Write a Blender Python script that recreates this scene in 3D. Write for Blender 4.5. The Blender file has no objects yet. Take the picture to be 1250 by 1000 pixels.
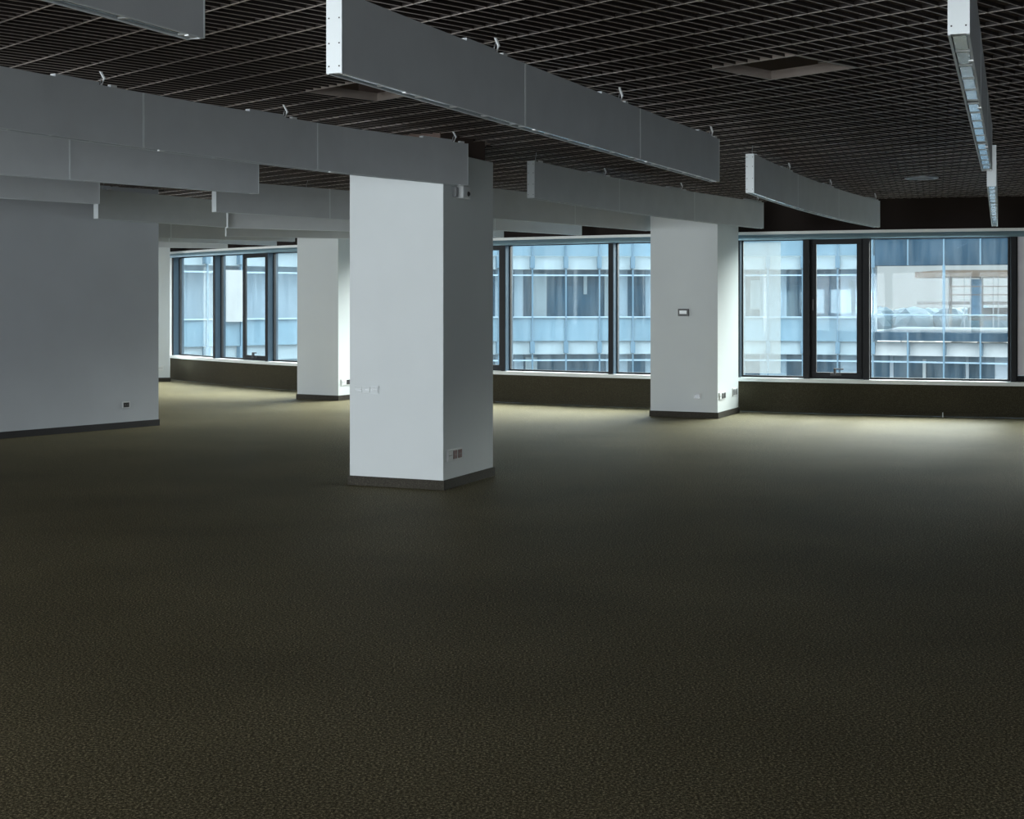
import bpy, bmesh, math, random
from mathutils import Vector
random.seed(7)
S = bpy.context.scene
COL = S.collection
H = 1.7

# ---------------------------------------------------------------- materials
def newmat(name):
    m = bpy.data.materials.new(name); m.use_nodes = True
    nt = m.node_tree
    return m, nt, nt.nodes['Principled BSDF']

def mat(name, col, rough=0.6, metal=0.0, spec=0.5, var=0.04, vscale=3.0, bump=0.0, bscale=200.0):
    m, nt, b = newmat(name)
    b.inputs['Roughness'].default_value = rough
    b.inputs['Metallic'].default_value = metal
    b.inputs['Specular IOR Level'].default_value = spec
    tc = nt.nodes.new('ShaderNodeTexCoord')
    n = nt.nodes.new('ShaderNodeTexNoise'); n.inputs['Scale'].default_value = vscale
    n.inputs['Detail'].default_value = 4
    nt.links.new(tc.outputs['Object'], n.inputs['Vector'])
    r = nt.nodes.new('ShaderNodeValToRGB')
    r.color_ramp.elements[0].position = 0.3; r.color_ramp.elements[1].position = 0.7
    r.color_ramp.elements[0].color = (*[c * (1 - var) for c in col], 1)
    r.color_ramp.elements[1].color = (*[min(1, c * (1 + var)) for c in col], 1)
    nt.links.new(n.outputs['Fac'], r.inputs['Fac'])
    nt.links.new(r.outputs['Color'], b.inputs['Base Color'])
    if bump:
        n2 = nt.nodes.new('ShaderNodeTexNoise'); n2.inputs['Scale'].default_value = bscale
        nt.links.new(tc.outputs['Object'], n2.inputs['Vector'])
        bp = nt.nodes.new('ShaderNodeBump'); bp.inputs['Strength'].default_value = bump
        bp.inputs['Distance'].default_value = 0.01
        nt.links.new(n2.outputs['Fac'], bp.inputs['Height'])
        nt.links.new(bp.outputs['Normal'], b.inputs['Normal'])
    return m

def carpet_mat(name, c0, c1, c2, spec=0.1):
    m, nt, b = newmat(name)
    b.inputs['Roughness'].default_value = 0.62
    b.inputs['Specular IOR Level'].default_value = spec
    b.inputs['Specular Tint'].default_value = (1.0, 0.95, 0.6, 1)
    b.inputs['Sheen Weight'].default_value = 0.0
    tc = nt.nodes.new('ShaderNodeTexCoord')
    n = nt.nodes.new('ShaderNodeTexNoise'); n.inputs['Scale'].default_value = 90; n.inputs['Detail'].default_value = 5
    n.inputs['Roughness'].default_value = 0.8
    nt.links.new(tc.outputs['Object'], n.inputs['Vector'])
    r = nt.nodes.new('ShaderNodeValToRGB'); e = r.color_ramp.elements
    e[0].position = 0.36; e[0].color = (*c0, 1)
    e[1].position = 0.52; e[1].color = (*c1, 1)
    x = e.new(0.68); x.color = (*c2, 1)
    nt.links.new(n.outputs['Fac'], r.inputs['Fac'])
    # broad wear
    n3 = nt.nodes.new('ShaderNodeTexNoise'); n3.inputs['Scale'].default_value = 0.7; n3.inputs['Detail'].default_value = 5
    nt.links.new(tc.outputs['Object'], n3.inputs['Vector'])
    mr = nt.nodes.new('ShaderNodeMapRange'); mr.inputs['From Min'].default_value = 0.3; mr.inputs['From Max'].default_value = 0.7
    mr.inputs['To Min'].default_value = 0.85; mr.inputs['To Max'].default_value = 1.15
    nt.links.new(n3.outputs['Fac'], mr.inputs['Value'])
    mx = nt.nodes.new('ShaderNodeVectorMath'); mx.operation = 'SCALE'
    nt.links.new(r.outputs['Color'], mx.inputs[0]); nt.links.new(mr.outputs['Result'], mx.inputs['Scale'])
    nt.links.new(mx.outputs['Vector'], b.inputs['Base Color'])
    bp = nt.nodes.new('ShaderNodeBump'); bp.inputs['Strength'].default_value = 0.2; bp.inputs['Distance'].default_value = 0.003
    nt.links.new(n.outputs['Fac'], bp.inputs['Height']); nt.links.new(bp.outputs['Normal'], b.inputs['Normal'])
    return m

def glass_mat(name, tint, dirt=0.08, dirtcol=(0.7, 0.85, 0.95), gloss=0.010, streak=True):
    m = bpy.data.materials.new(name); m.use_nodes = True
    nt = m.node_tree; nt.nodes.clear()
    out = nt.nodes.new('ShaderNodeOutputMaterial')
    tr = nt.nodes.new('ShaderNodeBsdfTransparent'); tr.inputs['Color'].default_value = (*tint, 1)
    gl = nt.nodes.new('ShaderNodeBsdfGlossy'); gl.inputs['Roughness'].default_value = 0.02
    lw = nt.nodes.new('ShaderNodeLayerWeight'); lw.inputs['Blend'].default_value = 0.5
    pw = nt.nodes.new('ShaderNodeMath'); pw.operation = 'POWER'; pw.inputs[1].default_value = 4.0
    nt.links.new(lw.outputs['Facing'], pw.inputs[0])
    fr = nt.nodes.new('ShaderNodeMath'); fr.operation = 'MULTIPLY'; fr.inputs[1].default_value = 0.5
    nt.links.new(pw.outputs[0], fr.inputs[0])
    mul = nt.nodes.new('ShaderNodeMath'); mul.operation = 'ADD'; mul.inputs[1].default_value = gloss; mul.use_clamp = True
    nt.links.new(fr.outputs[0], mul.inputs[0])
    m1 = nt.nodes.new('ShaderNodeMixShader')
    nt.links.new(mul.outputs[0], m1.inputs[0]); nt.links.new(tr.outputs[0], m1.inputs[1]); nt.links.new(gl.outputs[0], m1.inputs[2])
    di = nt.nodes.new('ShaderNodeBsdfTranslucent'); di.inputs['Color'].default_value = (*dirtcol, 1)
    tc = nt.nodes.new('ShaderNodeTexCoord'); mp = nt.nodes.new('ShaderNodeMapping')
    mp.inputs['Scale'].default_value = (5, 5, 0.5)
    n = nt.nodes.new('ShaderNodeTexNoise'); n.inputs['Scale'].default_value = 2.0; n.inputs['Detail'].default_value = 6
    nt.links.new(tc.outputs['Object'], mp.inputs['Vector']); nt.links.new(mp.outputs[0], n.inputs['Vector'])
    mr = nt.nodes.new('ShaderNodeMapRange'); mr.inputs['From Min'].default_value = 0.35; mr.inputs['From Max'].default_value = 0.7
    mr.inputs['To Min'].default_value = dirt * 0.3; mr.inputs['To Max'].default_value = dirt * 2.2
    nt.links.new(n.outputs['Fac'], mr.inputs['Value'])
    m2 = nt.nodes.new('ShaderNodeMixShader')
    if streak: nt.links.new(mr.outputs['Result'], m2.inputs[0])
    else: m2.inputs[0].default_value = dirt
    nt.links.new(m1.outputs[0], m2.inputs[1]); nt.links.new(di.outputs[0], m2.inputs[2])
    nt.links.new(m2.outputs[0], out.inputs['Surface'])
    return m

M = {}
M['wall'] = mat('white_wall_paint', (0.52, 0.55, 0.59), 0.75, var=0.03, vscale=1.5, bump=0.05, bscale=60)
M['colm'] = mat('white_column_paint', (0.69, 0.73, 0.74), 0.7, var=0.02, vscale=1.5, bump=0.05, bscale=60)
M['carpet'] = carpet_mat('olive_carpet', (0.008, 0.007, 0.004), (0.130, 0.112, 0.064), (0.75, 0.66, 0.42), 0.06)
M['carpet_dark'] = carpet_mat('dark_carpet_upstand', (0.022, 0.019, 0.013), (0.05, 0.044, 0.03), (0.10, 0.09, 0.06))
M['skirt'] = carpet_mat('grey_brown_skirting', (0.03, 0.028, 0.025), (0.055, 0.05, 0.043), (0.10, 0.09, 0.08))
M['black'] = mat('black_plenum', (0.12, 0.088, 0.076), 0.9, spec=0.1)
M['bulk'] = mat('black_bulkhead', (0.030, 0.023, 0.021), 0.9, spec=0.1)
M['blade'] = mat('shaded_blade_side', (0.020, 0.015, 0.013), 0.5, spec=0.4)  # blade sides near black: their shade is put into the colour
M['bladelit'] = mat('lit_blade_edge', (0.42, 0.36, 0.325), 0.4, metal=0.2, var=0.25, vscale=2.0)  # same blades, bottom edge coloured lighter as if lit from below
M['panel'] = mat('baffle_grey_paint', (0.60, 0.63, 0.655), 0.5, var=0.04, vscale=4, bump=0.06, bscale=150)
M['cap'] = mat('baffle_cap_metal', (0.76, 0.81, 0.83), 0.4, metal=0.0)
M['joint'] = mat('bright_joint', (0.9, 0.94, 0.95), 0.4)
M['reflector'] = mat('glossy_lamp_reflector', (0.55, 0.62, 0.68), 0.12, metal=0.9, var=0.15, vscale=6)
M['acrylic'] = mat('grey_acrylic', (0.35, 0.38, 0.40), 0.25, var=0.2, vscale=5)
M['white'] = mat('white_plastic', (0.75, 0.77, 0.78), 0.4)
M['dark'] = mat('dark_plastic', (0.03, 0.028, 0.03), 0.4)
M['darkred'] = mat('dark_red_plastic', (0.10, 0.018, 0.016), 0.4)
M['redrim'] = mat('reddish_rim', (0.42, 0.20, 0.18), 0.5)
M['grey'] = mat('grey_metal', (0.32, 0.33, 0.34), 0.4, metal=0.6)
M['screen'] = mat('pale_display', (0.85, 0.9, 0.92), 0.3)
M['frame'] = mat('anthracite_frame', (0.014, 0.015, 0.018), 0.5, spec=0.25)
M['mullion'] = mat('blue_grey_mullion', (0.060, 0.095, 0.13), 0.35, metal=0.4)
M['rail'] = mat('blue_grey_head_rail', (0.22, 0.33, 0.40), 0.3, metal=0.5)
M['sill'] = mat('white_sill', (0.84, 0.87, 0.87), 0.4)
M['glass'] = glass_mat('window_glass', (0.89, 0.945, 0.97), 0.006)
M['film'] = glass_mat('pale_protective_film', (0.72, 0.745, 0.745), 0.075, (0.8, 0.83, 0.84), 0.02, False)
M['lilac'] = mat('lilac_grey_panel', (0.75, 0.74, 0.82), 0.6)
# outside
M['o_white'] = mat('outer_white_band', (0.62, 0.62, 0.61), 0.7, var=0.06, vscale=0.4)
M['o_pier'] = mat('outer_pier', (0.50, 0.54, 0.58), 0.7, var=0.08, vscale=0.5)
M['o_dark'] = mat('outer_dark_window', (0.045, 0.085, 0.12), 0.15, spec=0.25, var=0.5, vscale=0.35)
M['o_head'] = mat('outer_window_head', (0.14, 0.19, 0.23), 0.6)
M['o_rail'] = mat('outer_rail', (0.36, 0.48, 0.58), 0.4)
M['o_mull'] = mat('outer_mullion', (0.13, 0.22, 0.29), 0.4)
M['o_span'] = mat('outer_spandrel', (0.32, 0.42, 0.48), 0.25, var=0.18, vscale=0.25)
M['o_spandark'] = mat('outer_dark_spandrel', (0.025, 0.055, 0.085), 0.75, spec=0.15, var=0.5, vscale=0.4)
M['o_glass'] = glass_mat('outer_glass', (0.92, 0.965, 0.985), 0.01, (0.6, 0.8, 0.95), 0.04, False)
M['o_pale'] = mat('outer_pale_panel', (0.38, 0.39, 0.39), 0.8)
M['concrete'] = mat('raw_concrete', (0.16, 0.15, 0.14), 0.9, var=0.25, vscale=1.0)
M['timber'] = mat('orange_formwork', (0.13, 0.095, 0.07), 0.9, var=0.3, vscale=1.5)
M['ground'] = mat('hazy_site_ground', (0.09, 0.11, 0.125), 0.95, var=0.15, vscale=0.08)  # bluish haze is mixed into the ground colour
M['rubble'] = mat('sandy_rubble', (0.22, 0.20, 0.18), 0.95, var=0.3, vscale=0.8)
M['tree'] = mat('hazy_tree_green', (0.05, 0.085, 0.105), 0.95, var=0.25, vscale=0.1)
M['tarp'] = mat('blue_tarpaulin', (0.08, 0.15, 0.22), 0.6, var=0.2, vscale=2)

# ---------------------------------------------------------------- mesh helpers
def quadbox(bm, pts, z0, z1, mi=0):
    """prism over a convex plan polygon"""
    lo = [bm.verts.new((x, y, z0)) for x, y in pts]; hi = [bm.verts.new((x, y, z1)) for x, y in pts]
    n = len(pts)
    fs = [bm.faces.new(lo[::-1]), bm.faces.new(hi)]
    for i in range(n):
        j = (i + 1) % n
        fs.append(bm.faces.new((lo[i], lo[j], hi[j], hi[i])))
    for f in fs: f.material_index = mi
    return fs

def fbox(bm, o, t, n, u0, u1, d0, d1, z0, z1, mi=0):
    """box in a local plan frame: origin o, tangent t, normal n"""
    P = [(o[0] + t[0] * u + n[0] * d, o[1] + t[1] * u + n[1] * d) for u, d in ((u0, d0), (u1, d0), (u1, d1), (u0, d1))]
    return quadbox(bm, P, z0, z1, mi)

def box(bm, x0, x1, y0, y1, z0, z1, mi=0):
    return quadbox(bm, [(x0, y0), (x1, y0), (x1, y1), (x0, y1)], z0, z1, mi)

def tube(bm, pts, r, seg=6):
    rings = []
    for i, p in enumerate(pts):
        p = Vector(p)
        a = Vector(pts[max(0, i - 1)]); b = Vector(pts[min(len(pts) - 1, i + 1)])
        d = (b - a).normalized()
        up = Vector((0, 0, 1)) if abs(d.z) < 0.9 else Vector((1, 0, 0))
        s = d.cross(up).normalized(); w = s.cross(d)
        rings.append([bm.verts.new(p + s * (r * math.cos(k * 2 * math.pi / seg)) + w * (r * math.sin(k * 2 * math.pi / seg))) for k in range(seg)])
    for a, b in zip(rings, rings[1:]):
        for k in range(seg):
            bm.faces.new((a[k], a[(k + 1) % seg], b[(k + 1) % seg], b[k]))
    bm.faces.new(rings[0][::-1]); bm.faces.new(rings[-1])

def obj(name, bm, mats, parent=None, bevel=0.0):
    bmesh.ops.recalc_face_normals(bm, faces=bm.faces)
    me = bpy.data.meshes.new(name); bm.to_mesh(me); bm.free()
    for m in (mats if isinstance(mats, (list, tuple)) else [mats]): me.materials.append(m)
    o = bpy.data.objects.new(name, me); COL.objects.link(o)
    if parent:
        o.parent = parent
        o.matrix_parent_inverse = parent.matrix_basis.inverted()
    if bevel:
        b = o.modifiers.new('bevel', 'BEVEL'); b.width = bevel; b.segments = 2; b.limit_method = 'ANGLE'
    return o

def tag(o, label, cat, group=None, kind=None):
    o['label'] = label; o['category'] = cat
    if group: o['group'] = group
    if kind: o['kind'] = kind
    return o

def thing(name, label, cat, loc, group=None):
    o = bpy.data.objects.new(name, None); COL.objects.link(o); o.location = loc
    o.empty_display_size = 0.2
    return tag(o, label, cat, group)

def struct(name, bm, m, parent=None, label=None):
    o = obj(name, bm, m, parent)
    o['kind'] = 'structure'
    if label: o['label'] = label; 
    return o

# ---------------------------------------------------------------- facade geometry
CX, CY, R = 13.495, 45.062, 25.67
def arc(a, rad=R):
    return (CX + rad * math.sin(a), CY - rad * math.cos(a))
def frame_at(a, rad=R):
    return arc(a, rad), (math.cos(a), math.sin(a)), (math.sin(a), -math.cos(a))
def arcslab(bm, a0, a1, r0, r1, z0, z1, n=24, mi=0):
    for i in range(n):
        b0 = a0 + (a1 - a0) * i / n; b1 = a0 + (a1 - a0) * (i + 1) / n
        quadbox(bm, [arc(b0, r0), arc(b1, r0), arc(b1, r1), arc(b0, r1)], z0, z1, mi)
def arcslab2(bm, a0, a1, r0, r1, z0, z1, n=24):
    """continuous curved slab, no inner faces"""
    V = []
    for i in range(n + 1):
        a = a0 + (a1 - a0) * i / n
        V.append([bm.verts.new((*arc(a, rr), z)) for rr, z in ((r0, z0), (r1, z0), (r1, z1), (r0, z1))])
    for p, q in zip(V, V[1:]):
        for k in range(4): bm.faces.new((p[k], q[k], q[(k + 1) % 4], p[(k + 1) % 4]))
    bm.faces.new(V[0][::-1]); bm.faces.new(V[-1])

A0, A1 = -0.985, -0.095

# floor / carpet
bm = bmesh.new()
poly = [arc(A0 + (A1 - A0) * i / 30, R + 0.02) for i in range(31)]
vs = [bm.verts.new((x, y, 0)) for x, y in [(-14, -10), (11.2, -10), (11.2, 19.3)] + poly[::-1] + [(-14, 31.5)]]
bm.faces.new(vs)
r = bmesh.ops.extrude_face_region(bm, geom=bm.faces[:])
for v in [g for g in r['geom'] if isinstance(g, bmesh.types.BMVert)]: v.co.z = -0.25
struct('floor', bm, M['carpet'])

# parapet below the windows, with a low lip
bm = bmesh.new()
arcslab2(bm, A0, A1, R - 0.30, R, 0.0, 0.46, 60)
arcslab2(bm, A0, A1, R, R + 0.012, 0.0, 0.07, 60)
struct('wall_window', bm, M['carpet_dark'])
bm = bmesh.new(); arcslab2(bm, A0 + .004, A1, R - 0.24, R + 0.035, 0.462, 0.52, 60)
struct('trim_1', bm, M['sill'])
# bulkhead above the windows
bm = bmesh.new(); arcslab2(bm, A0, A1, R - 0.32, R - 0.02, 2.745, 3.95, 60)
struct('trim_2', bm, M['bulk'])
# head rail: round metal tube with a white strip on top
bm = bmesh.new()
pts = [(*arc(A0 + .02 + (A1 - A0 - .02) * i / 60, R + 0.02), 2.668) for i in range(61)]
tube(bm, pts, 0.045, 12)
struct('trim_3', bm, M['rail'])
bm = bmesh.new(); arcslab2(bm, A0 + .02, A1, R - 0.20, R + 0.085, 2.705, 2.748, 60)
struct('trim_4', bm, M['sill'])

# mullion posts and panes -----------------------------------------------------
POST = [-0.947, -0.8692, -0.7927, -0.7150, -0.6400, -0.5618, -0.4840, -0.4029, -0.3618, -0.3275, -0.2467, -0.105]
SASH = {1: 'left', 4: 'mid', 8: 'right'}
LAB = {}
ZB, ZT = 0.52, 2.665
for i in range(len(POST) - 1):
    a, b = POST[i], POST[i + 1]
    w = bpy.data.objects.new('window_%d' % (i + 1), None); COL.objects.link(w)
    w.location = (*arc((a + b) / 2, R - 0.1), ZB); w['kind'] = 'structure'
    bpy.context.view_layer.update()
    o, t, n = frame_at(a)
    pdark = i >= 8
    # post
    bm = bmesh.new()
    wd = 0.085 if i < 10 else 0.075
    fbox(bm, o, t, n, 0.0, wd, -0.24, -0.002, ZB, ZT)
    obj('mullion', bm, M['frame'] if pdark else M['mullion'], w, 0.004)
    if not pdark:
        bm = bmesh.new(); fbox(bm, o, t, n, -0.004, wd * 0.86, -0.002, 0.006, ZB, ZT)
        obj('mullion_cover', bm, M['frame'], w)
    p0 = arc(a, R - 0.15); p1 = arc(b, R - 0.15)
    L = math.hypot(p1[0] - p0[0], p1[1] - p0[1]); tt = ((p1[0] - p0[0]) / L, (p1[1] - p0[1]) / L); nn = (tt[1], -tt[0])
    f0 = 0.07
    # fixed frame
    bm = bmesh.new()
    fbox(bm, p0, tt, nn, f0, L, -0.03, 0.03, ZT - 0.05, ZT + 0.02)
    fbox(bm, p0, tt, nn, f0, L, -0.03, 0.03, ZB, ZB + 0.03)
    fbox(bm, p0, tt, nn, f0, f0 + 0.03, -0.03, 0.03, ZB + 0.03, ZT - 0.05)
    fbox(bm, p0, tt, nn, L - 0.03, L, -0.03, 0.03, ZB + 0.03, ZT - 0.05)
    obj('frame', bm, M['frame'], w)
    bm = bmesh.new()
    if i == 10:
        pass
    g0, g1 = f0 + 0.025, L - 0.025
    if i == 1: g0, g1 = f0 + 0.025, L * 0.50
    fbox(bm, p0, tt, nn, g0, g1, -0.004, 0.004, ZB + 0.025, ZT - 0.045)
    if i in (4, 8): bm.free()
    else:
        obj('pane', bm, M['glass'], w)
    if i in SASH:
        s0, s1 = f0 + 0.03, L - 0.03
        if i == 1: s0 = L * 0.50
        if i == 4: s0 = L * 0.45
        bm = bmesh.new(); sw = 0.075
        fbox(bm, p0, tt, nn, s0, s1, 0.0, 0.06, ZB + 0.02, ZB + 0.02 + sw)
        fbox(bm, p0, tt, nn, s0, s1, 0.0, 0.06, ZT - 0.04 - sw, ZT - 0.04)
        fbox(bm, p0, tt, nn, s0, s0 + sw, 0.0, 0.06, ZB + 0.02 + sw, ZT - 0.04 - sw)
        fbox(bm, p0, tt, nn, s1 - sw, s1, 0.0, 0.06, ZB + 0.02 + sw, ZT - 0.04 - sw)
        sash = obj('sash', bm, M['frame'], w, 0.004)
        bm = bmesh.new(); fbox(bm, p0, tt, nn, s0 + sw - 0.01, s1 - sw + 0.01, 0.026, 0.034, ZB + 0.02 + sw - 0.01, ZT - 0.03 - sw)
        obj('sash_pane', bm, M['glass'], sash)
        bm = bmesh.new(); um = (s0 + s1) / 2 - 0.02
        fbox(bm, p0, tt, nn, um - 0.07, um + 0.09, 0.06, 0.075, ZB + 0.045, ZB + 0.085)
        fbox(bm, p0, tt, nn, um - 0.015, um + 0.015, 0.075, 0.12, ZB + 0.06, ZB + 0.16)
        fbox(bm, p0, tt, nn, um + 0.015, um + 0.13, 0.095, 0.12, ZB + 0.14, ZB + 0.16)
        obj('handle', bm, M['dark'], sash, 0.003)
        if i == 4:
            bm = bmesh.new(); fbox(bm, p0, tt, nn, f0 + 0.025, s0 + 0.01, -0.004, 0.004, ZB + 0.025, ZT - 0.045)
            obj('pane', bm, M['glass'], w)
        if i == 8:
            bm = bmesh.new(); fbox(bm, p0, tt, nn, s0 + 0.015, s0 + 0.045, 0.06, 0.09, 1.55, 1.72)
            obj('latch', bm, M['dark'], sash, 0.003)
    if i == 7:
        bm = bmesh.new(); fbox(bm, p0, tt, nn, f0 + 0.02, f0 + 0.02 + (L - f0) * 0.60, 0.008, 0.011, ZB + 0.06, ZT - 0.06)
        obj('protective_film', bm, M['film'], w)['label'] = 'pale protective film on the pane'
    if i == 10:
        bm = bmesh.new(); fbox(bm, p0, tt, nn, f0 + 0.03, f0 + 0.95, 0.0, 0.05, ZB + 0.09, ZT - 0.02)
        obj('infill_panel', bm, M['lilac'], w)['label'] = 'lilac grey infill panel'
        bm = bmesh.new(); fbox(bm, p0, tt, nn, f0 + 0.03, f0 + 0.97, 0.0, 0.07, ZB, ZB + 0.085)
        fbox(bm, p0, tt, nn, f0 + 0.95, f0 + 1.02, 0.0, 0.07, ZB + 0.085, ZT - 0.02)
        obj('panel_frame', bm, M['frame'], w)

# ---------------------------------------------------------------- walls
def line_wall(name, p, q, th, z0, z1, m, side=1, bot=0.0):
    L = math.hypot(q[0] - p[0], q[1] - p[1]); t = ((q[0] - p[0]) / L, (q[1] - p[1]) / L); n = (-t[1] * side, t[0] * side)
    bm = bmesh.new(); fbox(bm, p, t, n, 0, L, 0, th, z0, z1)
    return struct(name, bm, m), t, n, L
EW = (-4.81, 18.95); DW = (-0.6248, -0.7808)
q = (EW[0] + DW[0] * 14.7, EW[1] + DW[1] * 14.7)
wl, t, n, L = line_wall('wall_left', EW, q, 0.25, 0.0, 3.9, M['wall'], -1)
bm = bmesh.new()
fbox(bm, EW, DW, n, -0.012, 14.7, -0.012, 0, 0, 0.085); fbox(bm, EW, DW, n, -0.012, 0, 0, 0.262, 0, 0.085)
struct('baseboard_left', bm, M['dark'])
# far and outer walls of the hall (the parts the photo cannot show in full)
bm = bmesh.new(); box(bm, -14.3, -14.0, 7.0, 20, 0, 3.9); box(bm, -14.3, -14.0, 20, 31, 0, 0.5); box(bm, -14.3, -14.0, 20, 31, 2.75, 3.9); box(bm, -14.3, -14.0, 24, 24.25, 0.5, 2.75); box(bm, -14.3, -14.0, 28, 28.25, 0.5, 2.75); box(bm, -14.3, -14, -10, 7, 0, 0.5); box(bm, -14.3, -14, -10, 7, 2.75, 3.9)
for yy in (-10, -6, -2, 2, 6.9): box(bm, -14.3, -14.0, yy, yy + 0.3, 0.5, 2.75)
struct('wall_outer', bm, M['wall'])
bm = bmesh.new(); box(bm, -14.3, arc(A0)[0] - 0.6, 30.9, 31.2, 0, 3.9)
struct('wall_far', bm, M['wall'])
bm = bmesh.new(); box(bm, 11.2, 11.5, -10, 19.6, 0, 3.9)
struct('wall_right', bm, M['wall'])
bm = bmesh.new()
box(bm, -14, 11.5, -10.3, -10, 0, 0.5); box(bm, -14, 11.5, -10.3, -10, 2.75, 3.9)
box(bm, 2, 11.5, -10.3, -10, 0.5, 2.75)
for xx in (-14, -10.8, -7.6, -4.4, -1.2): box(bm, xx, xx + 0.25, -10.3, -10, 0.5, 2.75)
struct('wall_back', bm, M['wall'])

# ---------------------------------------------------------------- columns
def column(name, label, P, th, w, L, top=3.04):
    """P near right corner of the front face, th = heading of the side face"""
    Sd = (math.sin(th), math.cos(th)); F = (-math.cos(th), math.sin(th))
    root = thing(name, label, 'column', (P[0] + F[0] * w / 2 + Sd[0] * L / 2, P[1] + F[1] * w / 2 + Sd[1] * L / 2, 0), 'white square columns')
    bpy.context.view_layer.update()
    bm = bmesh.new(); fbox(bm, P, F, Sd, 0, w, 0, L, 0.0, top)
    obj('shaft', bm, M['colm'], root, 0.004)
    bm = bmesh.new(); fbox(bm, P, F, Sd, 0.06, w - 0.06, 0.06, L - 0.06, top, 3.9)
    obj('core', bm, M['black'], root)
    bm = bmesh.new(); e = 0.014
    fbox(bm, P, F, Sd, -e, w + e, -e, 0, 0, 0.085); fbox(bm, P, F, Sd, -e, w + e, L, L + e, 0, 0.085)
    fbox(bm, P, F, Sd, -e, 0, 0, L, 0, 0.085); fbox(bm, P, F, Sd, w, w + e, 0, L, 0, 0.085)
    obj('baseboard', bm, M['skirt'], root)
    return dict(P=P, F=F, S=Sd, w=w, L=L)
R_ = math.radians
c1 = column('column', 'large white square column in the foreground, nearest of the columns', (-0.616, 12.49), R_(23), 0.96, 1.108)
c2 = column('column', 'white square column by the windows with a small dark display on its front', (2.96, 20.05), R_(24), 1.013, 1.16)
c3 = column('column', 'white column in the left distance, partly hidden behind the foreground column', (-2.95, 23.64), R_(30), 0.883, 1.1)
c4 = column('column', 'farthest pale column beside the left end of the windows', (-7.17, 29.2), R_(-14), 1.2, 0.40)
# pale reveal between far column and glazing
bm = bmesh.new(); o, t, n = frame_at(-0.958); fbox(bm, o, t, n, -0.5, 0.13, -0.26, -0.01, 0.522, 2.66)
struct('trim_5', bm, M['sill'])

def face(c, which):
    if which == 'side': return c['P'], c['S'], (-c['F'][0], -c['F'][1])
    return c['P'], c['F'], (-c['S'][0], -c['S'][1])

def plate(name, label, cat, fr, u0, u1, z0, z1, modules, depth=0.012, group=None, mplate='white'):
    o, t, n = fr
    um, zm = (u0 + u1) / 2, (z0 + z1) / 2
    root = thing(name, label, cat, (o[0] + t[0] * um + n[0] * 0.001, o[1] + t[1] * um + n[1] * 0.001, z0), group)
    bpy.context.view_layer.update()
    bm = bmesh.new(); fbox(bm, o, t, n, u0, u1, 0.0005, depth, z0, z1)
    obj('cover_plate', bm, M[mplate], root, 0.002)
    k = len(modules); w = (u1 - u0) / k
    for j, mm in enumerate(modules):
        if mm is None: continue
        a = u0 + w * j
        bm = bmesh.new()
        fbox(bm, o, t, n, a + w * 0.14, a + w * 0.86, depth, depth + 0.004, z0 + (z1 - z0) * 0.14, z1 - (z1 - z0) * 0.14)
        so = obj('socket' if mm != 'white' else 'rocker', bm, M[mm], root, 0.001)
        if mm in ('dark', 'darkred'):
            so['label'] = 'dark socket insert'
            cu = a + w / 2; cz = zm
            for sgn in (-1, 1):
                bm = bmesh.new(); fbox(bm, o, t, n, cu + sgn * w * 0.13 - 0.004, cu + sgn * w * 0.13 + 0.004, depth + 0.004, depth + 0.006, cz - 0.004, cz + 0.004)
                obj('contact', bm, M['grey'], so)
        elif mm in ('white', 'colm'):
            bm = bmesh.new()
            fbox(bm, o, t, n, a + w * 0.14, a + w * 0.86, depth + 0.004, depth + 0.005, zm - 0.003, zm + 0.003)
            obj('groove', bm, M['grey'], so)
    return root
s1 = face(c1, 'side'); f1 = face(c1, 'front'); s2 = face(c2, 'side'); f2 = face(c2, 'front'); s3 = face(c3, 'side'); f4 = face(c4, 'front')
plate('power_outlet', 'white triple outlet with two dark red sockets low on the nearest column', 'outlet', s1, 0.065, 0.378, 0.245, 0.350, ['white', 'darkred', 'darkred'])
plate('blank_plate', 'faint white three-gang plate on the bright face of the nearest column', 'switch plate', f1, 0.65, 0.90, 0.845, 0.920, ['colm', 'colm', 'colm'], 0.006, mplate='colm')
plate('power_outlet', 'pale outlet low on the front of the column by the windows', 'outlet', f2, 0.243, 0.353, 0.27, 0.355, ['grey'], 0.01)
plate('power_outlet', 'outlet with two dark sockets low beside the corner of the column by the windows', 'outlet', s2, 0.06, 0.40, 0.26, 0.37, ['white', 'dark', 'dark'])
plate('power_outlet', 'small outlet on the far edge of the column by the windows', 'outlet', s2, 0.81, 1.08, 0.27, 0.39, ['grey', 'grey'], 0.01)
plate('power_outlet', 'double outlet low on the distant left column beside the foreground column', 'outlet', s3, 0.07, 0.34, 0.25, 0.36, ['white', 'dark'])
plate('power_outlet', 'faint white outlet low on the farthest pale column', 'outlet', f4, 0.13, 0.28, 0.24, 0.34, ['white'])
nwl = (0.7808, -0.6248)
plate('power_outlet', 'small outlet with a dark socket near the foot of the left wall', 'outlet', (EW, DW, nwl), 0.468, 0.590, 0.27, 0.355, ['dark'])
# thermostat display on column 2
o, t, n = f2
root = thing('wall_display', 'small dark framed display with pale screen on the column by the windows', 'thermostat', (o[0] + t[0] * .5, o[1] + t[1] * .5, 1.474)); bpy.context.view_layer.update()
bm = bmesh.new(); fbox(bm, o, t, n, 0.426, 0.588, 0.0005, 0.02, 1.474, 1.580); obj('housing', bm, M['dark'], root, 0.003)
bm = bmesh.new(); fbox(bm, o, t, n, 0.455, 0.565, 0.02, 0.022, 1.505, 1.555); obj('screen', bm, M['screen'], root)
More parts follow.
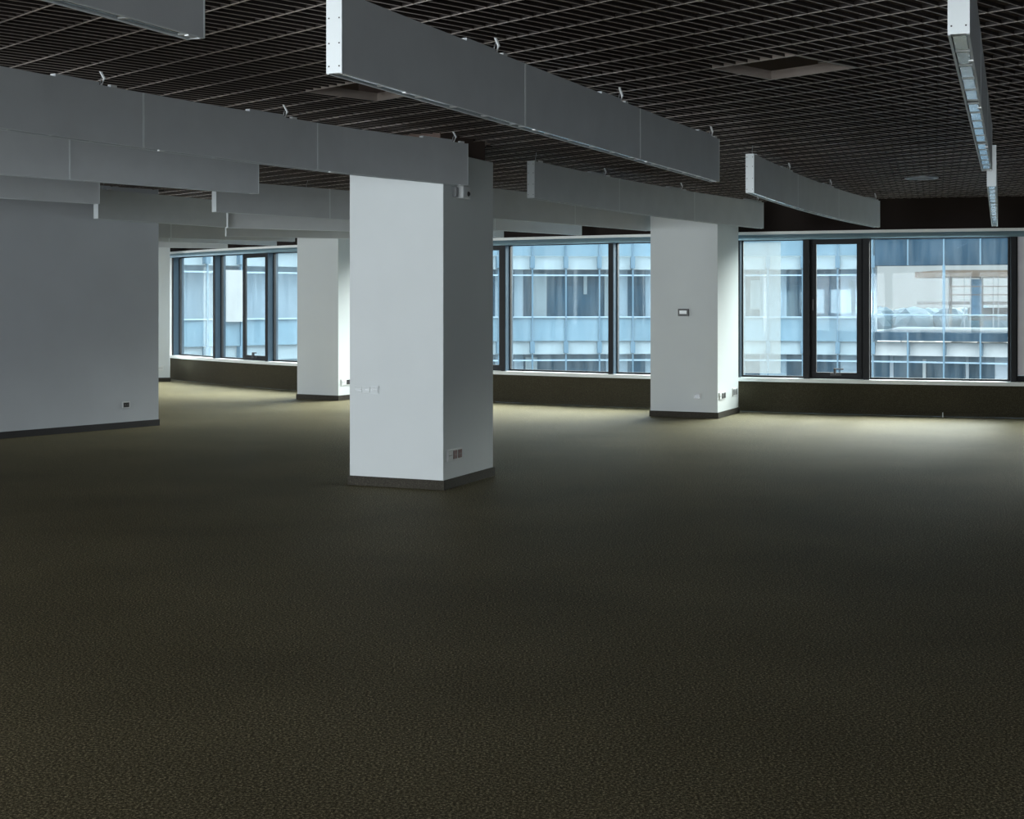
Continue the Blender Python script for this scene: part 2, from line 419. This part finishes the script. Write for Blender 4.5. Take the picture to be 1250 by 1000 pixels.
# sensor on column 1
o, t, n = s1
root = thing('motion_sensor', 'white boxy wall sensor under the ceiling beam on the nearest column', 'sensor', (o[0] + t[0] * .33, o[1] + t[1] * .33, 2.634)); bpy.context.view_layer.update()
bm = bmesh.new(); fbox(bm, o, t, n, 0.19, 0.24, 0.0005, 0.035, 2.645, 2.735); obj('bracket', bm, M['grey'], root, 0.004)
bm = bmesh.new(); fbox(bm, o, t, n, 0.265, 0.43, 0.0005, 0.075, 2.634, 2.755); obj('housing', bm, M['white'], root, 0.012)
bm = bmesh.new(); c = Vector((o[0] + t[0] * .375 + n[0] * .066, o[1] + t[1] * .375 + n[1] * .066, 2.68))
bmesh.ops.create_uvsphere(bm, u_segments=16, v_segments=10, radius=0.026)
for v in bm.verts: v.co += c
obj('lens', bm, M['dark'], root)

# ---------------------------------------------------------------- hanging light baffles
ZB1, ZB2 = 2.74, 3.11
CEIL = 3.20
BAF = {
'B1': ([(-0.776, 6.343), (-0.394, 7.214), (0.111, 8.353), (0.803, 9.907), (1.809, 12.153)], 'long grey hanging light baffle in the top centre, nearest with a bright end cap'),
'L0': ([(-2.778, 2.09), (-1.217, 5.509)], 'grey hanging light baffle cut off by the top left edge of the photo'),
'L1': ([(-4.236, 6.151), (-3.075, 8.365), (-2.619, 9.236), (-2.041, 10.235), (-1.312, 11.383), (-0.396, 12.52)], 'long grey light baffle running from the left edge to the top of the nearest column'),
'L2': ([(-6.437, 8.73), (-2.457, 13.517)], 'upper left grey baffle directly under and behind the one meeting the nearest column'),
'B3': ([(0.226, 14.049), (0.881, 15.401), (1.658, 16.859), (2.567, 18.402), (3.612, 19.999)], 'grey light baffle crossing the top of the column by the windows'),
'B4': ([(2.323, 13.376), (2.922, 14.888), (3.61, 16.491), (4.377, 18.125), (5.203, 19.699)], 'dark grey light baffle with pale end cap over the right windows'),
'R1': ([(1.775, 5.407), (3.833, 11.119)], 'light baffle at the top right seen end on, its lamp strip visible from below'),
'R2': ([(4.39, 12.629), (6.777, 19.429)], 'distant light baffle seen end on at the right, above the big right window'),
'L3': ([(-8.397, 10.236), (-4.422, 14.932)], 'dim light baffle at the left edge, close above the left wall'),
'L4': ([(-5.23, 17.605), (-4.037, 19.689)], 'light baffle with small white end cap over the end of the left wall'),
'L5': ([(-3.452, 16.257), (-1.153, 18.969)], 'light baffle with bright white end cap left of the nearest column'),
'L6': ([(-4.04, 19.822), (-2.1, 20.99)], 'light baffle just below the one with the bright white cap, left of the nearest column'),
'L7': ([(-4.596, 22.411), (-2.70, 23.32)], 'paler light baffle just in front of the distant left column top'),
'L8': ([(-7.512, 21.795), (-3.813, 24.462)], 'shadowed light baffle over the left windows, beside the left wall end'),
'L9': ([(-7.686, 23.001), (-4.426, 26.2)], 'pale light baffle low over the left windows, ending left of the distant column'),
'L10': ([(-8.882, 26.594), (-5.639, 27.625)], 'farthest pale light baffle right above the head of the left windows'),
'P1': ([(-1.532, 15.68), (2.06, 20.70)], 'long light baffle over the middle windows, between the two nearer columns'),
'P2': ([(-1.603, 18.889), (1.104, 22.072)], 'blue grey light baffle above the middle window head, right of the nearest column'),
'P3': ([(-1.25, 21.40), (-0.135, 22.80)], 'short piece of pale light baffle beside the nearest column at the window head'),
}
TH = 0.078
def ribbon(bm, pts, off0, off1, z0, z1):
    """prism following a plan polyline between two lateral offsets (left of travel)"""
    rows = []
    for i, p in enumerate(pts):
        a = pts[max(0, i - 1)]; b = pts[min(len(pts) - 1, i + 1)]
        d = Vector((b[0] - a[0], b[1] - a[1])).normalized(); nl = (-d.y, d.x)
        rows.append([bm.verts.new((p[0] + nl[0] * o, p[1] + nl[1] * o, z)) for o, z in ((off0, z0), (off1, z0), (off1, z1), (off0, z1))])
    for p, q in zip(rows, rows[1:]):
        for k in range(4): bm.faces.new((p[k], q[k], q[(k + 1) % 4], p[(k + 1) % 4]))
    bm.faces.new(rows[0][::-1]); bm.faces.new(rows[-1])

def smooth(pts, n=24):
    if len(pts) == 2:
        return [(pts[0][0] + (pts[1][0] - pts[0][0]) * i / n, pts[0][1] + (pts[1][1] - pts[0][1]) * i / n) for i in range(n + 1)]
    out = []
    for i in range(len(pts) - 1):
        p0 = pts[max(0, i - 1)]; p1 = pts[i]; p2 = pts[i + 1]; p3 = pts[min(len(pts) - 1, i + 2)]
        for k in range(6):
            u = k / 6
            out.append(tuple(0.5 * (2 * p1[j] + (p2[j] - p0[j]) * u + (2 * p0[j] - 5 * p1[j] + 4 * p2[j] - p3[j]) * u * u + (-p0[j] + 3 * p1[j] - 3 * p2[j] + p3[j]) * u ** 3) for j in (0, 1)))
    out.append(pts[-1]); return out

class Path:
    def __init__(s, pts):
        s.p = pts; s.l = [0]
        for a, b in zip(pts, pts[1:]): s.l.append(s.l[-1] + math.hypot(b[0] - a[0], b[1] - a[1]))
        s.L = s.l[-1]
    def at(s, d):
        d = max(0, min(s.L, d))
        for i in range(len(s.p) - 1):
            if d <= s.l[i + 1] + 1e-9:
                k = (d - s.l[i]) / (s.l[i + 1] - s.l[i]); a, b = s.p[i], s.p[i + 1]
                L = s.l[i + 1] - s.l[i]
                return (a[0] + (b[0] - a[0]) * k, a[1] + (b[1] - a[1]) * k), ((b[0] - a[0]) / L, (b[1] - a[1]) / L)
    def sub(s, d0, d1, n=8):
        return [s.at(d0 + (d1 - d0) * i / n)[0] for i in range(n + 1)]

def baffle(key, pts, label):
    P = Path(smooth(pts)); (x, y), d0 = P.at(0)
    root = thing('light_baffle', label, 'light fixture', (x, y, ZB1), 'hanging light baffles')
    bpy.context.view_layer.update()
    big = key in ('B1', 'L0', 'L1', 'R1', 'R2', 'B3', 'B4', 'L2')
    e = 0.004
    bm = bmesh.new()
    ctr = P.sub(e, P.L - e, 24)
    ribbon(bm, ctr, 0.0, 0.007, ZB1, ZB2)
    ribbon(bm, ctr, TH - 0.007, TH, ZB1, ZB2)
    ribbon(bm, ctr, 0.007, TH - 0.007, ZB2 - 0.012, ZB2)
    obj('side_panels', bm, M['panel'], root)
    # end caps
    for s_ in (0, 1):
        (cx, cy), d = P.at(0 if s_ == 0 else P.L)
        nl = (-d[1], d[0]); sg = -1 if s_ == 0 else 1
        bm = bmesh.new()
        fbox(bm, (cx, cy), nl, (d[0] * sg, d[1] * sg), -0.002, TH + 0.002, -e, 0.002, ZB1 - 0.002, ZB2 + 0.002)
        dull = key in ('L6', 'L7', 'L8', 'L9', 'L10')
        cap = obj('end_cap', bm, M['panel'] if dull else M['cap'], root)
        if not dull: cap['label'] = 'bright flat end cap'
        if s_ == 0 and key in ('B1', 'R1', 'B4', 'B3'):
            for zz in (ZB1 + 0.03, ZB1 + 0.135, ZB1 + 0.25, ZB2 - 0.03):
                for uu in (0.012, TH - 0.012):
                    bm = bmesh.new(); fbox(bm, (cx, cy), nl, (d[0] * sg, d[1] * sg), uu - 0.003, uu + 0.003, 0.002, 0.004, zz - 0.003, zz + 0.003)
                    obj('screw', bm, M['dark'], cap)
    # lamp insert in modules, joints
    nm = max(1, round(P.L / 2.1)); ml = P.L / nm
    for k in range(nm):
        bm = bmesh.new()
        ribbon(bm, P.sub(k * ml + 0.03, (k + 1) * ml - 0.03), 0.010, TH - 0.010, ZB1 + 0.010, ZB1 + 0.016)
        df = obj('diffuser', bm, M['acrylic'], root)
        if big:
            nseg = 5
            for q_ in range(nseg):
                a = k * ml + 0.06 + q_ * (ml - 0.12) / nseg
                bm = bmesh.new()
                ribbon(bm, P.sub(a + 0.012, a + (ml - 0.12) / nseg - 0.05, 3), 0.014, TH - 0.014, ZB1 + 0.004, ZB1 + 0.010)
                obj('reflector', bm, M['reflector'], df)
            for q_ in range(nseg + 1):
                a = k * ml + 0.05 + q_ * (ml - 0.13) / nseg
                bm = bmesh.new(); ribbon(bm, P.sub(a, a + 0.022, 1), 0.010, TH - 0.010, ZB1 + 0.002, ZB1 + 0.010)
                obj('crossbar', bm, M['joint'], df)
        if k > 0:
            bm = bmesh.new(); ribbon(bm, P.sub(k * ml - 0.009, k * ml + 0.009, 1), -0.0015, 0.0, ZB1, ZB2)
            obj('joint_strip', bm, M['joint'] if key == 'B1' else M['cap'], root)
            bm = bmesh.new(); ribbon(bm, P.sub(k * ml - 0.006, k * ml + 0.006, 1), TH, TH + 0.0015, ZB1, ZB2)
            obj('joint_strip', bm, M['joint'] if key == 'B1' else M['cap'], root)
    # light edge trim along the open bottom
    bm = bmesh.new(); ribbon(bm, ctr, -0.0015, 0.009, ZB1 - 0.004, ZB1); obj('edge_trim', bm, M['cap'], root)
    bm = bmesh.new(); ribbon(bm, ctr, TH - 0.009, TH + 0.0015, ZB1 - 0.004, ZB1)
    obj('edge_trim', bm, M['cap'], root)
    # hangers, trays, clips on top
    hs = [0.12] + [k * ml - 0.35 for k in range(1, nm)] + [P.L - 0.15]
    for j, h in enumerate(hs):
        (hx, hy), d = P.at(h); nl = (-d[1], d[0]); hx += nl[0] * TH / 2; hy += nl[1] * TH / 2
        bm = bmesh.new()
        tube(bm, [(hx, hy, ZB2 - 0.01), (hx - d[0] * .01, hy - d[1] * .01, ZB2 + 0.04), (hx + d[0] * .012, hy + d[1] * .012, ZB2 + 0.07), (hx, hy, CEIL + 0.25)], 0.0035, 5)
        obj('hanger_wire', bm, M['grey'], root)
        bm = bmesh.new()
        a_, b_ = h + 0.06, h + 0.06 + 0.09
        fbox(bm, P.at(a_)[0], d, nl, 0, 0.055, 0.012, 0.04, ZB2, ZB2 + 0.018)
        if big or j == 0: obj('clip', bm, M['white'], root)
        else: bm.free()
        if big and 0 < j:
            bm = bmesh.new(); ribbon(bm, P.sub(max(0, h - 0.42), max(0, h - 0.42) + 0.38, 3), 0.015, 0.06, ZB2, ZB2 + 0.022)
            obj('gear_tray', bm, M['panel'], root)
            bm = bmesh.new(); (bx, by), dd = P.at(h - 0.02)
            tube(bm, [(bx + nl[0] * .02, by + nl[1] * .02, ZB2), (bx + nl[0] * .02 + dd[0] * .03, by + nl[1] * .02 + dd[1] * .03, ZB2 + 0.05), (bx + nl[0] * .03 + dd[0] * .0, by + nl[1] * .03, ZB2 + 0.10), (bx - dd[0] * .03, by - dd[1] * .03, CEIL + 0.06)], 0.009, 6)
            obj('cable', bm, M['white'], root)
        if big:
            bm = bmesh.new(); fbox(bm, P.at(min(P.L - .1, h + 0.5))[0], d, nl, 0, 0.05, 0.0, 0.02, ZB1 - 0.009, ZB1 - 0.004)
            obj('clip', bm, M['white'], root)
    return root
for k, (pts, lab) in BAF.items(): baffle(k, pts, lab)

# ---------------------------------------------------------------- open cell ceiling
TA = math.radians(46.6)
uA = (math.sin(TA), math.cos(TA)); uB = (-math.cos(TA), math.sin(TA))     # blade directions; also each other's normals
SA, SB = 0.0943, 0.330
def inside(x, y):
    if not (-13.9 < x < 11.1 and 4.2 < y < 30.8): return False
    if math.hypot(x - CX, y - CY) < R + 0.15: return False
    for c in (c1, c2, c3, c4):
        dx, dy = x - c['P'][0], y - c['P'][1]
        u = dx * c['F'][0] + dy * c['F'][1]; v = dx * c['S'][0] + dy * c['S'][1]
        if -0.03 < u < c['w'] + 0.03 and -0.03 < v < c['L'] + 0.03: return False
    # left wall slab
    dx, dy = x - EW[0], y - EW[1]; u = dx * DW[0] + dy * DW[1]; v = dx * nwl[0] + dy * nwl[1]
    if -0.02 < u and -0.28 < v < 0.02: return False
    if v < -0.3 and y < 19: return False
    return True
HOLES = []
def hole(cx, cy):
    a = cx * uB[0] + cy * uB[1]; b = cx * uA[0] + cy * uA[1]     # a: position among A blades, b: among B blades
    b0 = round((b - 4.81 - SB) / SB) * SB + 4.81
    a0 = a - 0.33
    HOLES.append((a0, a0 + 0.66, b0, b0 + 0.66))
hole(1.86, 9.10); hole(-1.01, 10.02)
def in_hole(x, y):
    a = x * uB[0] + y * uB[1]; b = x * uA[0] + y * uA[1]
    return any(h[0] + 0.005 < a < h[1] - 0.005 and h[2] + 0.005 < b < h[3] - 0.005 for h in HOLES)
SPK = (5.0, 17.0)
def near_spk(x, y): return math.hypot(x - SPK[0], y - SPK[1]) < 0.2
def runs(o, d, rng):
    st = 0.06; out = []; s0 = None; s = rng[0]
    while s <= rng[1]:
        x, y = o[0] + d[0] * s, o[1] + d[1] * s
        ok = inside(x, y) and not in_hole(x, y) and not near_spk(x, y)
        if ok and s0 is None: s0 = s
        if not ok and s0 is not None:
            if s - s0 > 0.1: out.append((s0, s))
            s0 = None
        s += st
    return out
bm = bmesh.new()
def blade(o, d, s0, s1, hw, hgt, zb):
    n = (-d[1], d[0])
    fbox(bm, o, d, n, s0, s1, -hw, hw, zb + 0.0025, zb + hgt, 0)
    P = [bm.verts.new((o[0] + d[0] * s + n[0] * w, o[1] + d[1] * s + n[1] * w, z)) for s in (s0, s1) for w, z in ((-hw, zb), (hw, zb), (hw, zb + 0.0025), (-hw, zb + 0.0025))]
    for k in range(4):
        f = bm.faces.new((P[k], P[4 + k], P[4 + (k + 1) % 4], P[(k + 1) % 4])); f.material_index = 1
i = -40
import itertools
for i in range(-60, 420):
    a = i * SA - 0.012
    o = (uB[0] * a, uB[1] * a)
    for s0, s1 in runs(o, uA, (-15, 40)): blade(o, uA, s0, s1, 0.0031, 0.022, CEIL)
for i in range(-40, 100):
    b = 4.81 + i * SB
    o = (uA[0] * b, uA[1] * b)
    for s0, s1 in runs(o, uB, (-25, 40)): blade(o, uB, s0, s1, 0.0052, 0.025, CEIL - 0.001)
for h in HOLES:
    for (o, d, s0, s1) in (((uB[0] * h[0], uB[1] * h[0]), uA, h[2], h[3]), ((uB[0] * h[1], uB[1] * h[1]), uA, h[2], h[3]),
                           ((uA[0] * h[2], uA[1] * h[2]), uB, h[0], h[1]), ((uA[0] * h[3], uA[1] * h[3]), uB, h[0], h[1])):
        n = (-d[1], d[0])
        fbox(bm, o, d, n, s0, s1, -0.006, 0.006, CEIL, CEIL + 0.06, 1)
ce = struct('ceiling', bm, [M['blade'], M['bladelit']])
bm = bmesh.new()
vs = [bm.verts.new((x, y, 3.9)) for x, y in [(-14.3, -10.3), (11.5, -10.3), (11.5, 19.4)] + [arc(A0 + (A1 - A0) * i / 30, R - 0.3) for i in range(31)][::-1] + [(-14.3, 31.2)]]
bm.faces.new(vs)
r = bmesh.ops.extrude_face_region(bm, geom=bm.faces[:])
for v in [g for g in r['geom'] if isinstance(g, bmesh.types.BMVert)]: v.co.z = 4.2
arcx = struct('ceiling_slab', bm, M['black'])
arcx.name = 'trim_6'
# round ceiling speaker
root = thing('ceiling_speaker', 'round dark ceiling fitting with pale rim in the grid near the right windows', 'ceiling fitting', (SPK[0], SPK[1], CEIL)); bpy.context.view_layer.update()
def ring(bm, r0, r1, z0, z1, n=32):
    V = [[bm.verts.new((SPK[0] + rr * math.cos(k * 2 * math.pi / n), SPK[1] + rr * math.sin(k * 2 * math.pi / n), z)) for rr, z in ((r0, z0), (r1, z0), (r1, z1), (r0, z1))] for k in range(n)]
    for k in range(n):
        p, q_ = V[k], V[(k + 1) % n]
        for j in range(4): bm.faces.new((p[j], q_[j], q_[(j + 1) % 4], p[(j + 1) % 4]))
bm = bmesh.new(); ring(bm, 0.15, 0.20, CEIL - 0.012, CEIL + 0.05); obj('rim', bm, M['grey'], root)
bm = bmesh.new(); ring(bm, 0.002, 0.15, CEIL + 0.02, CEIL + 0.03); obj('grille', bm, M['dark'], root)

# scrap on the carpet
bm = bmesh.new(); box(bm, 6.25, 6.262, 20.22, 20.232, 0.0, 0.075)
tag(obj('floor_marker', bm, M['white']), 'tiny white upright peg at the foot of the window parapet', 'peg')

# ---------------------------------------------------------------- outside: building across the court
OP = Path(smooth([(-34, 34), (-22, 42), (-12, 51), (-3, 57.6), (6, 59), (14, 58), (24, 53), (36, 44)]))
def xsplit(px):     # arclength where the path meets a given x
    lo, hi = 0, OP.L
    for _ in range(50):
        m = (lo + hi) / 2
        if OP.at(m)[0][0] < px: lo = m
        else: hi = m
    return lo
ob = thing('office_building', 'blue glazed office building across the courtyard, seen through the windows', 'building', (6, 59, -8)); bpy.context.view_layer.update()
LV = [-7.23, -3.63, -0.03, 3.57]
def oribbon(bm, s0, s1, off0, off1, z0, z1, n=None):
    n = n or max(2, int((s1 - s0) / 1.0)); ribbon(bm, OP.sub(s0, s1, n), off0, off1, z0, z1)
SG = xsplit(15.0)       # from here on the storey at our height is open through
SE = OP.L
for z in LV:
    top = z > 3
    bm = bmesh.new(); oribbon(bm, 0.2, SG if top else SE, 0.45, 1.2, z - 0.55, z, 60); obj('slab_band', bm, M['o_white'], ob)
    bm = bmesh.new(); oribbon(bm, 0.2, SE, 0.30, 0.36, z + 0.02, z + 1.0, 60) if not (abs(z + 0.03) < .01) else oribbon(bm, 0.2, SG, 0.30, 0.36, z + 0.02, z + 1.0, 60)
    obj('spandrel', bm, M['o_span'], ob)
bm = bmesh.new(); oribbon(bm, SG, SE, 0.1, 1.2, 3.15, 4.7, 40); obj('upper_fascia', bm, M['o_spandark'], ob)
bm = bmesh.new(); oribbon(bm, SG, SE, 0.1, 12.0, 4.2, 4.5, 40); obj('upper_floor', bm, M['o_head'], ob)
bm = bmesh.new(); oribbon(bm, SG, SE, 0.05, 12.0, 0.05, 0.40, 40); obj('lower_floor', bm, M['o_spandark'], ob)
bm = bmesh.new(); oribbon(bm, SG, SE, 0.14, 0.17, 0.4, 1.1, 40); obj('balustrade_glass', bm, M['o_glass'], ob)
bm = bmesh.new(); oribbon(bm, 0.2, SE, 0.4, 1.2, 4.6, 7.2, 60); obj('upper_storey', bm, M['o_span'], ob)
bm = bmesh.new()
for z in LV[:]:
    if z < 4: oribbon(bm, 0.2, SE, 0.22, 0.30, z + 1.0, z + 1.06, 60) if z != -0.03 else oribbon(bm, 0.2, SG, 0.22, 0.30, z + 1.0, z + 1.06, 60)
    oribbon(bm, 0.2, SE if z < 3 else SG, 0.22, 0.30, z - 0.83, z - 0.77, 60)
oribbon(bm, SG, SE, 0.14, 0.17, 1.1, 1.14, 40)
obj('transom_rails', bm, M['o_rail'], ob)
bm = bmesh.new(); bm2 = bmesh.new(); s = 0.6; j = 0
first = xsplit((651 - 625) / 28.9); s = first - 1.42 * int(first / 1.42) + 0.2 * 0
while s < SE - 0.3:
    (x, y), d = OP.at(s); nl = (-d[1], d[0])
    if s < SG:
        fbox(bm, (x, y), d, nl, -0.03, 0.03, 0.2, 0.32, -8, 7.2)
        for z in LV: fbox(bm, (x, y), d, nl, -0.09, 0.09, 0.15, 0.45, z - 0.50, z)
    else:
        fbox(bm, (x, y), d, nl, -0.03, 0.03, 0.0, 0.1, -8, 0.4)
        fbox(bm, (x, y), d, nl, -0.03, 0.03, 0.0, 0.1, 3.15, 7.2)
        for z in LV[:3]: fbox(bm, (x, y), d, nl, -0.05, 0.05, 0.1, 0.45, z - 0.50, z)
        if j % 2 == 0:
            fbox(bm, (x, y), d, nl, -0.05, 0.05, 0.0, 0.12, 0.4, 3.15)
    s += 1.42; j += 1
obj('mullions', bm, M['o_mull'], ob); bm2.free()
# inner wall: piers, window openings
def sx(px): return xsplit(px)
ints = [(-12.6, -11.9), (-10.4, -9.7), (-7.6, -6.2), (-5.0, -2.6), (-0.9, -0.5), (0.0, 0.24), (0.62, 4.08), (5.0, 5.75), (7.2, 8.9), (9.9, 10.5), (11.55, 12.2), (12.7, 13.65)]
for li, z in enumerate([-3.63, -0.03, 3.57]):
    zb, zt = z - 2.6, z - 0.55
    up = z > 3
    end = SG if up else SE
    bm = bmesh.new(); oribbon(bm, 0.2, end, 1.0, 1.2, zb - 1.1, z - 0.5, 60); obj('inner_wall', bm, M['o_pier'], ob)
    cur = list(ints)
    if not up:
        cur += [(14.3, 15.5), (15.6, 18.2), (18.3, 19.2), (21.2, 22.8), (23.0, 25.2), (26.0, 28.5), (29, 31)]
    for (a, b) in cur:
        s0, s1 = sx(a), sx(b)
        wroot = None
        bm = bmesh.new(); oribbon(bm, s0, s1, 0.94, 1.0, zb, zt - 0.02, max(1, int(s1 - s0)))
        wo = obj('window_opening', bm, M['o_dark'], ob)
        bm = bmesh.new(); oribbon(bm, s0, s1, 0.88, 0.94, zt - 0.24, zt - 0.02, max(1, int(s1 - s0)))
        obj('window_head', bm, M['o_head'], wo)
    # pale door leafs and blinds standing in some openings
    for (a, b, q0, q1) in ([(0.95, 1.6, 0, 1.9), (4.0, 4.4, 0.0, 1.9), (10.1, 10.5, .35, 1.6), (13.95, 14.15, .3, 1.6), (3.1, 3.25, 1.0, 1.8)] if up else [(0.7, 1.2, 0.2, 1.9), (16.7, 16.82, 0.8, 1.9), (22.9, 25.2, 0.9, 1.7)]):
        bm = bmesh.new(); oribbon(bm, sx(a), sx(b), 0.80, 0.86, zb + q0, zb + q1, 2)
        obj('pale_panel', bm, M['o_pale'], ob)
# opaque pale panel added to stand for a patch of sky far left
bm = bmesh.new(); oribbon(bm, sx(-10.65), sx(-10.0), 0.1, 0.16, 0.9, 2.85, 2); obj('pale_panel', bm, M['o_pale'], ob)
# outer glass skin
bm = bmesh.new(); oribbon(bm, 0.2, SG, 0.24, 0.26, -8, 7.2, 60); obj('glass_skin', bm, M['o_glass'], ob)

# ground beyond and trees, unfinished frame
bm = bmesh.new()
rows = [(70, -1.4), (100, -1.5), (130, -1.8), (250, -4), (420, -7.5), (900, -9)]
V = [[bm.verts.new((x * yy / 70, yy, zz)) for x in (-90, -30, 0, 30, 60, 120)] for yy, zz in rows]
for p, q_ in zip(V, V[1:]):
    for k in range(5): bm.faces.new((p[k], p[k + 1], q_[k + 1], q_[k]))
struct('trim_7', bm, M['ground']).name = 'ground'
bm = bmesh.new(); V = [bm.verts.new(v) for v in ((-60, 20, -8.2), (60, 20, -8.2), (60, 75, -8.2), (-60, 75, -8.2))]; bm.faces.new(V)
struct('courtyard', bm, M['ground'])
def blob(name, bmx, cx, cy, cz, rx, ry, rz, seed, rough=0.25, sub=3):
    r0 = random.Random(seed)
    b2 = bmesh.new(); bmesh.ops.create_icosphere(b2, subdivisions=sub, radius=1)
    vm = {}
    for v in b2.verts:
        k = 1 + r0.uniform(-rough, rough)
        vm[v] = bmx.verts.new((cx + v.co.x * rx * k, cy + v.co.y * ry * k, cz + v.co.z * rz * k))
    for f in b2.faces: bmx.faces.new([vm[v] for v in f.verts])
    b2.free()
bm = bmesh.new(); rr = random.Random(3); x = 40
while x < 260:
    blob('t', bm, x, 470 + rr.uniform(-20, 20), -6.5, rr.uniform(5, 9), 5, rr.uniform(5.2, 6.2), int(x * 10), 0.12, 2)
    x += rr.uniform(1.5, 3.5)
tag(obj('tree_line', bm, M['tree']), 'hazy distant row of trees on the horizon beyond the building', 'trees', kind='stuff')
for j, (x, y, z, rx, rz, lab) in enumerate([(17.5 / 57 * 92, 92, -1.6, 2.6, 1.1, 'low sandy rubble mound left of the concrete frame, beyond the building'),
                            (34, 90, -1.5, 3.2, 1.7, 'larger sandy rubble mound at the foot of the unfinished concrete frame')]):
    bm = bmesh.new(); blob('r', bm, x, y, z, rx, 2.0, rz, 5 + j, 0.22, 3)
    tag(obj('rubble_mound', bm, M['rubble']), lab, 'rubble', 'rubble mounds')
fr_ = thing('unfinished_building', 'unfinished concrete frame with orange formwork deck beyond the building', 'building', (32, 98, -1.5)); bpy.context.view_layer.update()
kx = 98 / 1700.
def X(px): return (px - 625) * kx
def Zz(py): return 1.7 + (367 - py) * kx
bm = bmesh.new(); box(bm, X(1147), X(1262), 97, 104, Zz(338), Zz(330)); obj('deck', bm, M['timber'], fr_)
bm = bmesh.new(); box(bm, X(1150), X(1262), 98, 104, Zz(372), Zz(368)); obj('lower_deck', bm, M['concrete'], fr_)
for px in (1161, 1199, 1234, 1256):
    bm = bmesh.new(); box(bm, X(px - 1.4), X(px + 1.4), 98, 98.3, -1.6, Zz(337)); obj('concrete_post', bm, M['concrete'], fr_)
for px in (1152, 1173, 1180, 1208, 1214, 1226):
    bm = bmesh.new(); box(bm, X(px - 0.4), X(px + 0.4), 97.2, 97.3, -1.6, Zz(332)); obj('scaffold_pole', bm, M['grey'], fr_)
for py in (350, 360, 385):
    bm = bmesh.new(); box(bm, X(1152), X(1250), 97.1, 97.2, Zz(py) - .03, Zz(py) + .03); obj('scaffold_rail', bm, M['timber'], fr_)
bm = bmesh.new(); box(bm, X(1184), X(1196), 97.6, 97.8, Zz(384), Zz(341)); obj('tarpaulin', bm, M['tarp'], fr_)
bm = bmesh.new(); box(bm, X(1200), X(1250), 101, 101.3, Zz(392), Zz(376)); obj('block_wall', bm, M['concrete'], fr_)

# ---------------------------------------------------------------- sky and light
w = bpy.data.worlds.new('overcast_sky'); S.world = w; w.use_nodes = True
nt = w.node_tree; nt.nodes.clear()
out = nt.nodes.new('ShaderNodeOutputWorld'); bg = nt.nodes.new('ShaderNodeBackground')
tc = nt.nodes.new('ShaderNodeTexCoord'); sp = nt.nodes.new('ShaderNodeSeparateXYZ'); rp = nt.nodes.new('ShaderNodeValToRGB')
nt.links.new(tc.outputs['Generated'], sp.inputs[0]); nt.links.new(sp.outputs['Z'], rp.inputs['Fac'])
e = rp.color_ramp.elements
e[0].position = 0.0; e[0].color = (0.50, 0.54, 0.54, 1)
e[1].position = 1.0; e[1].color = (4.7, 5.1, 5.3, 1)
x = e.new(0.12); x.color = (0.52, 0.57, 0.58, 1)
x = e.new(0.4); x.color = (3.5, 3.8, 3.95, 1)
nt.links.new(rp.outputs['Color'], bg.inputs['Color']); bg.inputs['Strength'].default_value = 0.95
nt.links.new(bg.outputs[0], out.inputs['Surface'])

def sun(name, az, el, ang, power, col):
    l = bpy.data.lights.new(name, 'SUN'); l.angle = math.radians(ang); l.energy = power; l.color = col
    o = bpy.data.objects.new(name, l); COL.objects.link(o)
    # az: compass heading of where the light comes from, 0 = +Y
    d = Vector((math.sin(math.radians(az)) * math.cos(math.radians(el)), math.cos(math.radians(az)) * math.cos(math.radians(el)), math.sin(math.radians(el))))
    o.rotation_euler = d.to_track_quat('Z', 'Y').to_euler(); o.location = (0, 40, 20)
sun('bright_cloud', 46, 33, 50, 17, (1.0, 0.96, 0.86))

def area(name, loc, rot, sx_, sy_, power, col=(0.89, 0.96, 1.0)):
    l = bpy.data.lights.new(name, 'AREA'); l.shape = 'RECTANGLE'; l.size = sx_; l.size_y = sy_; l.energy = power; l.color = col
    o = bpy.data.objects.new(name, l); COL.objects.link(o); o.location = loc; o.rotation_euler = rot
# daylight standing in the windows behind the camera
area('back_window_daylight', (-6.5, -10.2, 1.62), (math.radians(90), 0, 0), 14, 2.2, 850)
area('side_window_daylight', (-14.25, -2.5, 1.62), (math.radians(90), 0, math.radians(-90)), 13, 2.2, 2300)
area('far_window_daylight', (-14.25, 22.3, 1.62), (math.radians(90), 0, math.radians(-90)), 5, 2.2, 480)

# ---------------------------------------------------------------- camera
cam = bpy.data.cameras.new('camera'); co = bpy.data.objects.new('camera', cam); COL.objects.link(co)
co.location = (0, 0, H); co.rotation_euler = (math.radians(90), 0, 0)
cam.sensor_width = 36; cam.lens = 36 * 1700 / 1250; cam.shift_y = -(500 - 367) / 1250
cam.clip_end = 3000
S.camera = co
S.view_settings.view_transform = 'Standard'; S.view_settings.look = 'None'
S.view_settings.exposure = 0.3; S.view_settings.gamma = 1.0; S.view_settings.use_curve_mapping = False
